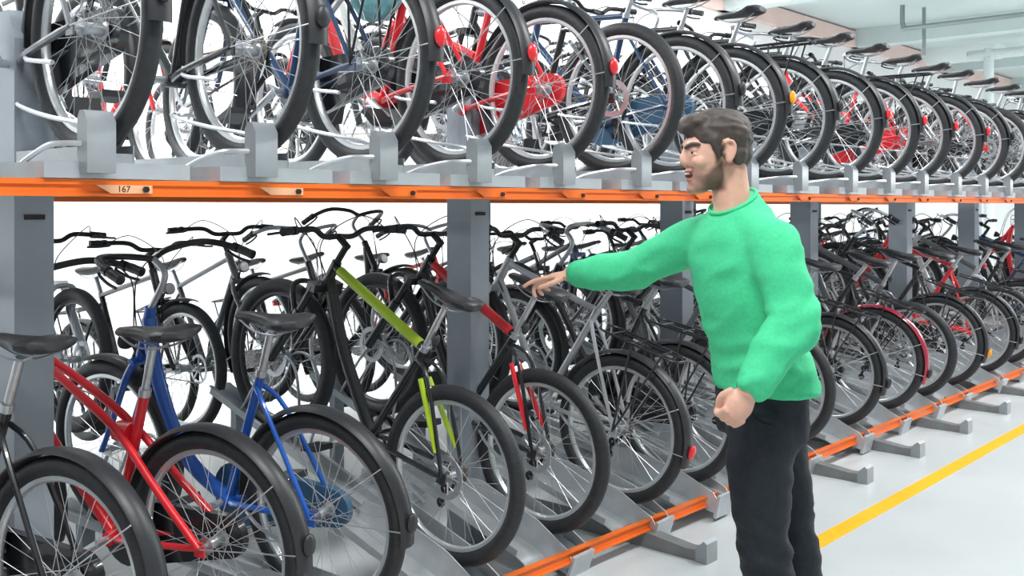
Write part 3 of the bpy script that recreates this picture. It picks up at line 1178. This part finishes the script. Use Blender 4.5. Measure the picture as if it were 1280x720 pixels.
jn = MB()
YH = math.radians(22)
jn.loft([ellipse_ring(.008, 0, .985, .155, .112, YH), ellipse_ring(.004, 0, .93, .162, .116, YH), ellipse_ring(.002, 0, .86, .166, .120, YH), ellipse_ring(.004, 0, .80, .160, .112, YH)])
for pts, rs in ((((-.018, -.085, .90), (-.020, -.092, .80), (-.022, -.095, .66), (-.014, -.092, .52), (.012, -.086, .36), (.035, -.08, .20), (.048, -.078, .055)), (.098, .102, .092, .080, .072, .064, .062)),
                (((.045, .080, .90), (.062, .088, .80), (.092, .095, .66), (.118, .10, .52), (.15, .108, .36), (.178, .112, .20), (.195, .115, .055)), (.098, .100, .090, .078, .071, .063, .062))):
    rr_ = []
    for i in range(len(rs) - 1):
        for k in range(4):
            rr_.append(rs[i] + (rs[i + 1] - rs[i]) * k / 4)
    rr_.append(rs[-1])
    jn.tube(smoothpath(pts, 4), rr_, 18)
jno = jn.build('jeans', M['jeans'], man)
bake(jno, .012, 4)
for v in jno.data.vertices:
    p = v.co
    q = Vector((p.x * 8, p.y * 8, p.z * 22 + p.x * 10))
    amp = .003 + .007 * math.exp(-((p.z - .50) / .10) ** 2) + .008 * math.exp(-((p.z - .10) / .10) ** 2) + .004 * math.exp(-((p.z - .8) / .07) ** 2)
    v.co = p + v.normal * (noise.noise(q) + .5 * noise.noise(q * 2)) * amp * 1.4
pk = MB()
pk.tube(smoothpath([(-.075, -.155, .93), (-.055, -.178, .885), (-.01, -.195, .87)], 4), .003, 6)
pk.build('pocket_seam', M['jeans'], jno)

# shoes
for (ax_, ay_, nm) in ((.048, -.078, 0), (.195, .115, 1)):
    sh = MB()
    rings = []
    for (dx, w, h) in ((.09, .030, .07), (.075, .038, .085), (.03, .043, .092), (-.03, .043, .085), (-.09, .047, .062), (-.14, .046, .048), (-.175, .036, .040), (-.19, .018, .03)):
        rg = []
        for k in range(16):
            q = 2 * PI * k / 16
            zz = max(0.014, h * (.5 + .5 * math.sin(q)))
            rg.append((ax_ + dx, ay_ + w * math.cos(q), zz))
        rings.append(rg)
    sh.loft(rings)
    so = sh.build('shoe', M['shoe'], man)
    s2 = MB()
    poly = [(ax_ + .095, .0), (ax_ - .19, .0), (ax_ - .195, .018), (ax_ + .095, .018)]
    s2.prism(poly, ay_ - .045, ay_ + .045)
    s2.build('sole', M['sole'], so)

# ---- body: head, neck, hands, with the trunk and limbs inside the clothes, one mesh
HC = Vector((-.138, -.005, 1.660))          # head centre
HYAW, HPITCH = math.radians(12), math.radians(6)
HR = Matrix.Rotation(PI + HYAW, 3, 'Z') @ Matrix.Rotation(HPITCH, 3, 'Y')
HS = 1.03


def H(p):
    return HC + HR @ (Vector(p) * HS)


bd = MB()


def hell(c, r, rot=None, n=20, m=12):
    rr_ = tuple(x * HS for x in r)
    bd.ell(H(c), rr_, n, m, rot=(HR @ rot) if rot else HR)


hell((-.012, 0, .045), (.098, .076, .083))
hell((-.035, 0, .02), (.075, .070, .07))
hell((.035, 0, .0), (.060, .062, .085))
hell((.030, 0, -.060), (.058, .054, .045))
hell((.058, 0, -.083), (.034, .036, .030))
hell((.081, 0, -.098), (.017, .020, .015))
hell((.074, 0, .035), (.020, .050, .013))
for sy in (-1, 1):
    hell((.062, sy * .036, -.018), (.027, .024, .022))
    hell((.080, sy * .012, -.018), (.016, .010, .008))
    # ear
    er = Matrix.Rotation(math.radians(12) * -1, 3, 'Y') @ Matrix.Rotation(sy * math.radians(-18), 3, 'Z')
    hell((-.008, sy * .074, .0), (.017, .006, .029), er)
    hx = [(.006, .076, .012), (.004, .080, .026), (-.008, .084, .034), (-.022, .087, .028), (-.026, .087, .010), (-.020, .084, -.010), (-.010, .080, -.024), (-.001, .076, -.028)]
    bd.tube(smoothpath([H((x, sy * y, z)) for (x, y, z) in hx], 4), .0052 * HS, 8)
    bd.tube(smoothpath([H((x, sy * y, z)) for (x, y, z) in ((-.006, .079, .020), (-.015, .081, .008), (-.012, .080, -.008), (-.002, .077, -.014))], 4), .0036 * HS, 6)
    hell((-.003, sy * .076, -.026), (.009, .006, .010))
    hell((.006, sy * .074, -.004), (.006, .006, .009))
nose_p = [(.086, 0, .030), (.093, 0, .012), (.102, 0, -.007), (.102, 0, -.015), (.092, 0, -.022)]
bd.tube([H(p) for p in nose_p], [.009 * HS, .0105 * HS, .0125 * HS, .0125 * HS, .009 * HS], 12)
bd.ell(H((.091, 0, -.042)), (.010 * HS, .021 * HS, .006 * HS), 14, 8, rot=HR)
bd.ell(H((.086, 0, -.068)), (.011 * HS, .019 * HS, .007 * HS), 14, 8, rot=HR)
# neck and trunk
bd.tube([H((-.035, 0, -.035)), H((-.038, 0, -.085)), (-.084, 0, 1.50), (-.080, 0, 1.44)], [.058, .055, .058, .070], 20)
bd.loft([ellipse_ring(x, y, z - .01, a * (.86 if z > 1.15 else .74), b_ * (.84 if z > 1.15 else .70), YT - (1.5 - z) * .25) for (x, y, z, a, b_) in torso[2:]])
bd.loft([ellipse_ring(.006, 0, 1.0, .130, .088, YH), ellipse_ring(.003, 0, .86, .135, .09, YH), ellipse_ring(.004, 0, .80, .125, .082, YH)])
for pts in (((.0, -.085, .90), (-.010, -.095, .66), (-.008, -.092, .52), (.012, -.086, .36), (.048, -.078, .07)), ((.045, .080, .90), (.092, .095, .66), (.118, .10, .52), (.15, .108, .36), (.195, .115, .07))):
    bd.tube(pts, [.080, .068, .055, .052, .036], 14)
for (S, E, W) in ((SH_L, EL_L, WR_L), (SH_R, EL_R, WR_R)):
    S, E, W = Vector(S), Vector(E), Vector(W)
    d_ = (W - E).normalized()
    bd.tube([Vector((-.075, 0, 1.40)).lerp(S, .4), S, E, E.lerp(W, .35), W, W + d_ * .03], [.06, .056, .045, .043, .030, .029], 14)


def finger(base, dirs, lens, rad):
    p = Vector(base)
    pts = [p.copy()]
    for d, l in zip(dirs, lens):
        p = p + Vector(d).normalized() * l
        pts.append(p.copy())
    pp = smoothpath(pts, 3)
    n = len(pp)
    bd.tube(pp, [rad * (1.06 - .28 * i / (n - 1)) for i in range(n)], 10)
    bd.ell(pts[-1], (rad * .78,) * 3, 10, 6)


# reaching right hand: back up, index extended, others curling under
W = Vector(WR_R)
d_ = (Vector(WR_R) - Vector(EL_R)).normalized()
d_ = (d_ + Vector((-.25, -.25, -.10))).normalized()
side = Vector((0, 0, 1)).cross(d_).normalized()      # towards the little finger / thumb axis
upv = d_.cross(side).normalized()
if upv.z < 0:
    upv = -upv
pc_ = W + d_ * .060
Rm = Matrix((d_, side, upv)).transposed()
bd.ell(pc_, (.054, .043, .017), 16, 10, rot=Rm)
bd.ell(W + d_ * .035, (.04, .034, .018), 16, 10, rot=Rm)
near = 1.0 if side.y < 0 else -1.0
for k, (off, ln, curl) in enumerate(((-.030, (.044, .027, .021), .18), (-.010, (.046, .029, .022), .75), (.011, (.043, .027, .021), .95), (.030, (.034, .022, .018), 1.1))):
    base = W + d_ * (.100 - abs(off) * .15) + side * off * near * -1 + upv * .002
    ds = []
    a_ = curl * .35
    for q in range(3):
        ds.append(d_ * math.cos(a_) - upv * math.sin(a_))
        a_ += curl * .95
    finger(base, ds, ln, .0092 - .0008 * (k == 3))
tb = W + d_ * .035 + side * (.034 * near) - upv * .008
finger(tb, [d_ * .75 + side * near * .55 - upv * .25, d_ * .95 + side * near * .2 - upv * .2, d_ - upv * .15], (.036, .030, .024), .0108)

# left hand: a loose fist at the hip
W = Vector(WR_L)
d_ = (Vector(WR_L) - Vector(EL_L)).normalized()
d_ = (d_ + Vector((-.05, .0, -.25))).normalized()
out = Vector((.25, -1, .1))
out = (out - d_ * out.dot(d_)).normalized()            # back of the hand looks at the camera
acr = d_.cross(out).normalized()                       # across the knuckles
if acr.z < 0:
    acr = -acr                                          # thumb side is up and forward
acr = acr
Rm = Matrix((d_, acr, out)).transposed()
bd.ell(W + d_ * .055 - out * .006, (.050, .042, .026), 16, 10, rot=Rm)
bd.ell(W + d_ * .072 - out * .028, (.026, .036, .020), 16, 10, rot=Rm)
bd.ell(W + d_ * .03, (.038, .034, .021), 16, 10, rot=Rm)
for k, off in enumerate((.030, .010, -.010, -.029)):
    base = W + d_ * (.088 - abs(off) * .1) + acr * off + out * .004
    c1 = d_ * .55 - out * .83
    c2 = -d_ * .55 - out * .80
    c3 = -d_ * .95 + out * .25
    finger(base, [c1, c2, c3], (.040, .026, .020), .0102 - .001 * (k == 3))
tb = W + d_ * .03 + acr * .036 - out * .006
finger(tb, [d_ * .75 + acr * .35 - out * .45, d_ * .75 - acr * .35 - out * .5, d_ * .5 - acr * .7 - out * .35], (.036, .030, .024), .0112)

bdo = bd.build('body', M['skin'], man)
bake(bdo, .0042, 3, .5)
bdo.data.materials.clear()
bdo.data.materials.append(M['skin'])
HRi = HR.inverted()


def sstep(a, b, x):
    t = min(1.0, max(0.0, (x - a) / (b - a)))
    return t * t * (3 - 2 * t)


at_b = bdo.data.attributes.new('beard', 'FLOAT', 'POINT')
at_l = bdo.data.attributes.new('lip', 'FLOAT', 'POINT')
for k, v in enumerate(bdo.data.vertices):
    c = (HRi @ (v.co - HC)) / HS
    b_ = l_ = 0.0
    if -.125 < c.z < .05 and -.03 < c.x < .13 and abs(c.y) < .085:
        lim = -.052 + .030 * sstep(.06, .0, c.x)
        b_ = sstep(lim + .012, lim - .012, c.z) * sstep(-.012, .006, c.x) * sstep(-.118, -.100, c.z)
        b_ *= 1 - .45 * sstep(.045, .085, c.x)
        sb = sstep(.034, .020, c.x) * sstep(-.004, .006, c.x) * sstep(.045, .06, abs(c.y)) * sstep(.04, .02, c.z) * sstep(-.05, -.03, c.z)
        mo_ = .6 * sstep(.076, .082, c.x) * sstep(-.041, -.036, c.z) * sstep(-.026, -.031, c.z) * sstep(.034, .024, abs(c.y))
        b_ = max(b_, sb, mo_)
        if c.x > .078 and abs(c.y) < .026:
            l_ = max(sstep(-.037, -.041, c.z) * sstep(-.051, -.047, c.z), sstep(-.060, -.064, c.z) * sstep(-.078, -.073, c.z)) * sstep(.026, .018, abs(c.y))
            b_ *= 1 - l_
    at_b.data[k].value = b_
    at_l.data[k].value = l_
nt = M['skin'].node_tree
pb = nt.nodes['Principled BSDF']
src_ = pb.inputs['Base Color'].links[0].from_socket
prev_ = src_
for an, cc in (('beard', (0.135, 0.080, 0.058, 1)), ('lip', (0.50, 0.20, 0.17, 1))):
    a_n = nt.nodes.new('ShaderNodeAttribute')
    a_n.attribute_name = an
    mx_ = nt.nodes.new('ShaderNodeMix')
    mx_.data_type = 'RGBA'
    nt.links.new(a_n.outputs['Fac'], mx_.inputs['Factor'])
    nt.links.new(prev_, mx_.inputs['A'])
    mx_.inputs['B'].default_value = cc
    prev_ = mx_.outputs['Result']
nt.links.new(prev_, pb.inputs['Base Color'])
# mouth, slightly open
mo = MB()
mo.ell(H((.0885, 0, -.055)), (.010 * HS, .020 * HS, .0085 * HS), 14, 8, rot=HR)
mo.build('mouth', M['mouth'], bdo)
mo = MB()
mo.ell(H((.092, 0, -.0505)), (.008 * HS, .015 * HS, .003 * HS), 14, 8, rot=HR)
mo.build('teeth', M['teeth'], bdo)
for sy in (-1, 1):
    e = MB()
    e.ell(H((.073, sy * .031, .012)), (.0125 * HS,) * 3, 14, 10)
    eo = e.build('eye', M['eye'], bdo)
    e = MB()
    e.ell(H((.0845, sy * .032, .010)), (.003 * HS, .006 * HS, .006 * HS), 10, 6, rot=HR)
    e.build('iris', M['iris'], eo)
    e = MB()
    e.tube(smoothpath([H((.066, sy * .054, .030)), H((.084, sy * .036, .034)), H((.0955, sy * .010, .026))], 4), [.0035, .005, .006, .0065, .0068, .0068, .0066, .006, .005], 8)
    e.build('eyebrow', M['hair'], bdo)
    e = MB()
    e.ell(H((.0735, sy * .031, .0175)), (.0145 * HS, .0155 * HS, .0105 * HS), 14, 8, rot=HR)
    e.ell(H((.0735, sy * .031, .0035)), (.0135 * HS, .015 * HS, .0065 * HS), 14, 8, rot=HR)
    e.build('eyelid', M['skin'], bdo)

# hair: short, swept cap with a fringe, clear of the face and ears
hm = MB()


def hh(c, r):
    hm.ell(H(c), tuple(x * HS for x in r), 22, 14, rot=HR)


hh((-.015, 0, .062), (.104, .081, .074))
hh((-.040, 0, .045), (.078, .080, .075))
hh((.045, 0, .098), (.054, .058, .028))
hh((.080, 0, .084), (.022, .044, .020))
hh((-.065, 0, .005), (.046, .062, .060))
hh((-.070, 0, -.026), (.027, .046, .036))
for sy in (-1, 1):
    hh((-.048, sy * .053, -.002), (.028, .021, .038))
    hh((.018, sy * .062, .040), (.022, .016, .040))
    hh((.016, sy * .062, .012), (.011, .008, .026))
hmo = hm.build('hair', M['hair'], bdo)
bake(hmo, .005, 3)
for v in hmo.data.vertices:
    c = (HRi @ (v.co - HC)) / HS
    q = Vector((c.x * 16 + c.z * 10, c.y * 75, c.z * 62 - c.x * 18))
    v.co = v.co + v.normal * (noise.noise(q) * .0036 + noise.noise(c * 26) * .004)

# collar band of the sweater
cl = MB()
ringp = []
for k in range(28):
    q = 2 * PI * k / 28
    fx, fy = -math.cos(YT), -math.sin(YT)
    lx, ly = -fy, fx
    ringp.append((-.083 + lx * .072 * math.cos(q) + fx * .068 * math.sin(q), ly * .072 * math.cos(q) + fy * .068 * math.sin(q), 1.516 - .038 * math.sin(q)))
cl.tube(ringp, .006, 8, closed=True)
cl.build('collar', M['sweater'], swo)

# ------------------------------------------------------------------ bag hung on the red bicycle of the upper deck
yb = up_y[4]
fw = Vector((-CY, -SY, 0))
bg = MB()
hubp = Vector((UHX, yb, UHZ))
c0 = hubp + fw * .40 + Vector((0, -.06, .42))
bg.ell(c0, (.16, .075, .17), 20, 14, rot=Matrix.Rotation(YAW, 3, 'Z'))
bgo = bg.build('cloth_bag', M['bag_teal'])
bake(bgo, .012, 2)
for v in bgo.data.vertices:
    v.co = v.co + v.normal * (noise.noise(v.co * 14) * .018)
tag(bgo, 'crumpled teal cloth bag hung on the red step-through bicycle of the upper deck', 'bag')

# ------------------------------------------------------------------ world, camera
w = bpy.data.worlds.new('World')
SC.world = w
w.use_nodes = True
bgn = w.node_tree.nodes['Background']
bgn.inputs['Color'].default_value = (0.92, 0.97, 1.0, 1)
bgn.inputs['Strength'].default_value = 0.42

cam = bpy.data.cameras.new('Camera')
co = bpy.data.objects.new('Camera', cam)
COL.objects.link(co)
co.location = (CAMX, 0, CAMZ)
co.rotation_euler = (PI / 2, 0, TH)
cam.sensor_width = 36
cam.lens = F_PX / 1280 * 36
cam.shift_y = -(360 - HOR) / 1280
cam.clip_start = 0.05
cam.clip_end = 200
SC.camera = co
SC.view_settings.view_transform = 'Standard'
SC.view_settings.look = 'None'
SC.view_settings.exposure = 0.0
SC.view_settings.gamma = 1.0
SC.view_settings.use_curve_mapping = False
SC.cycles.use_denoising = True
SC.cycles.max_bounces = 6
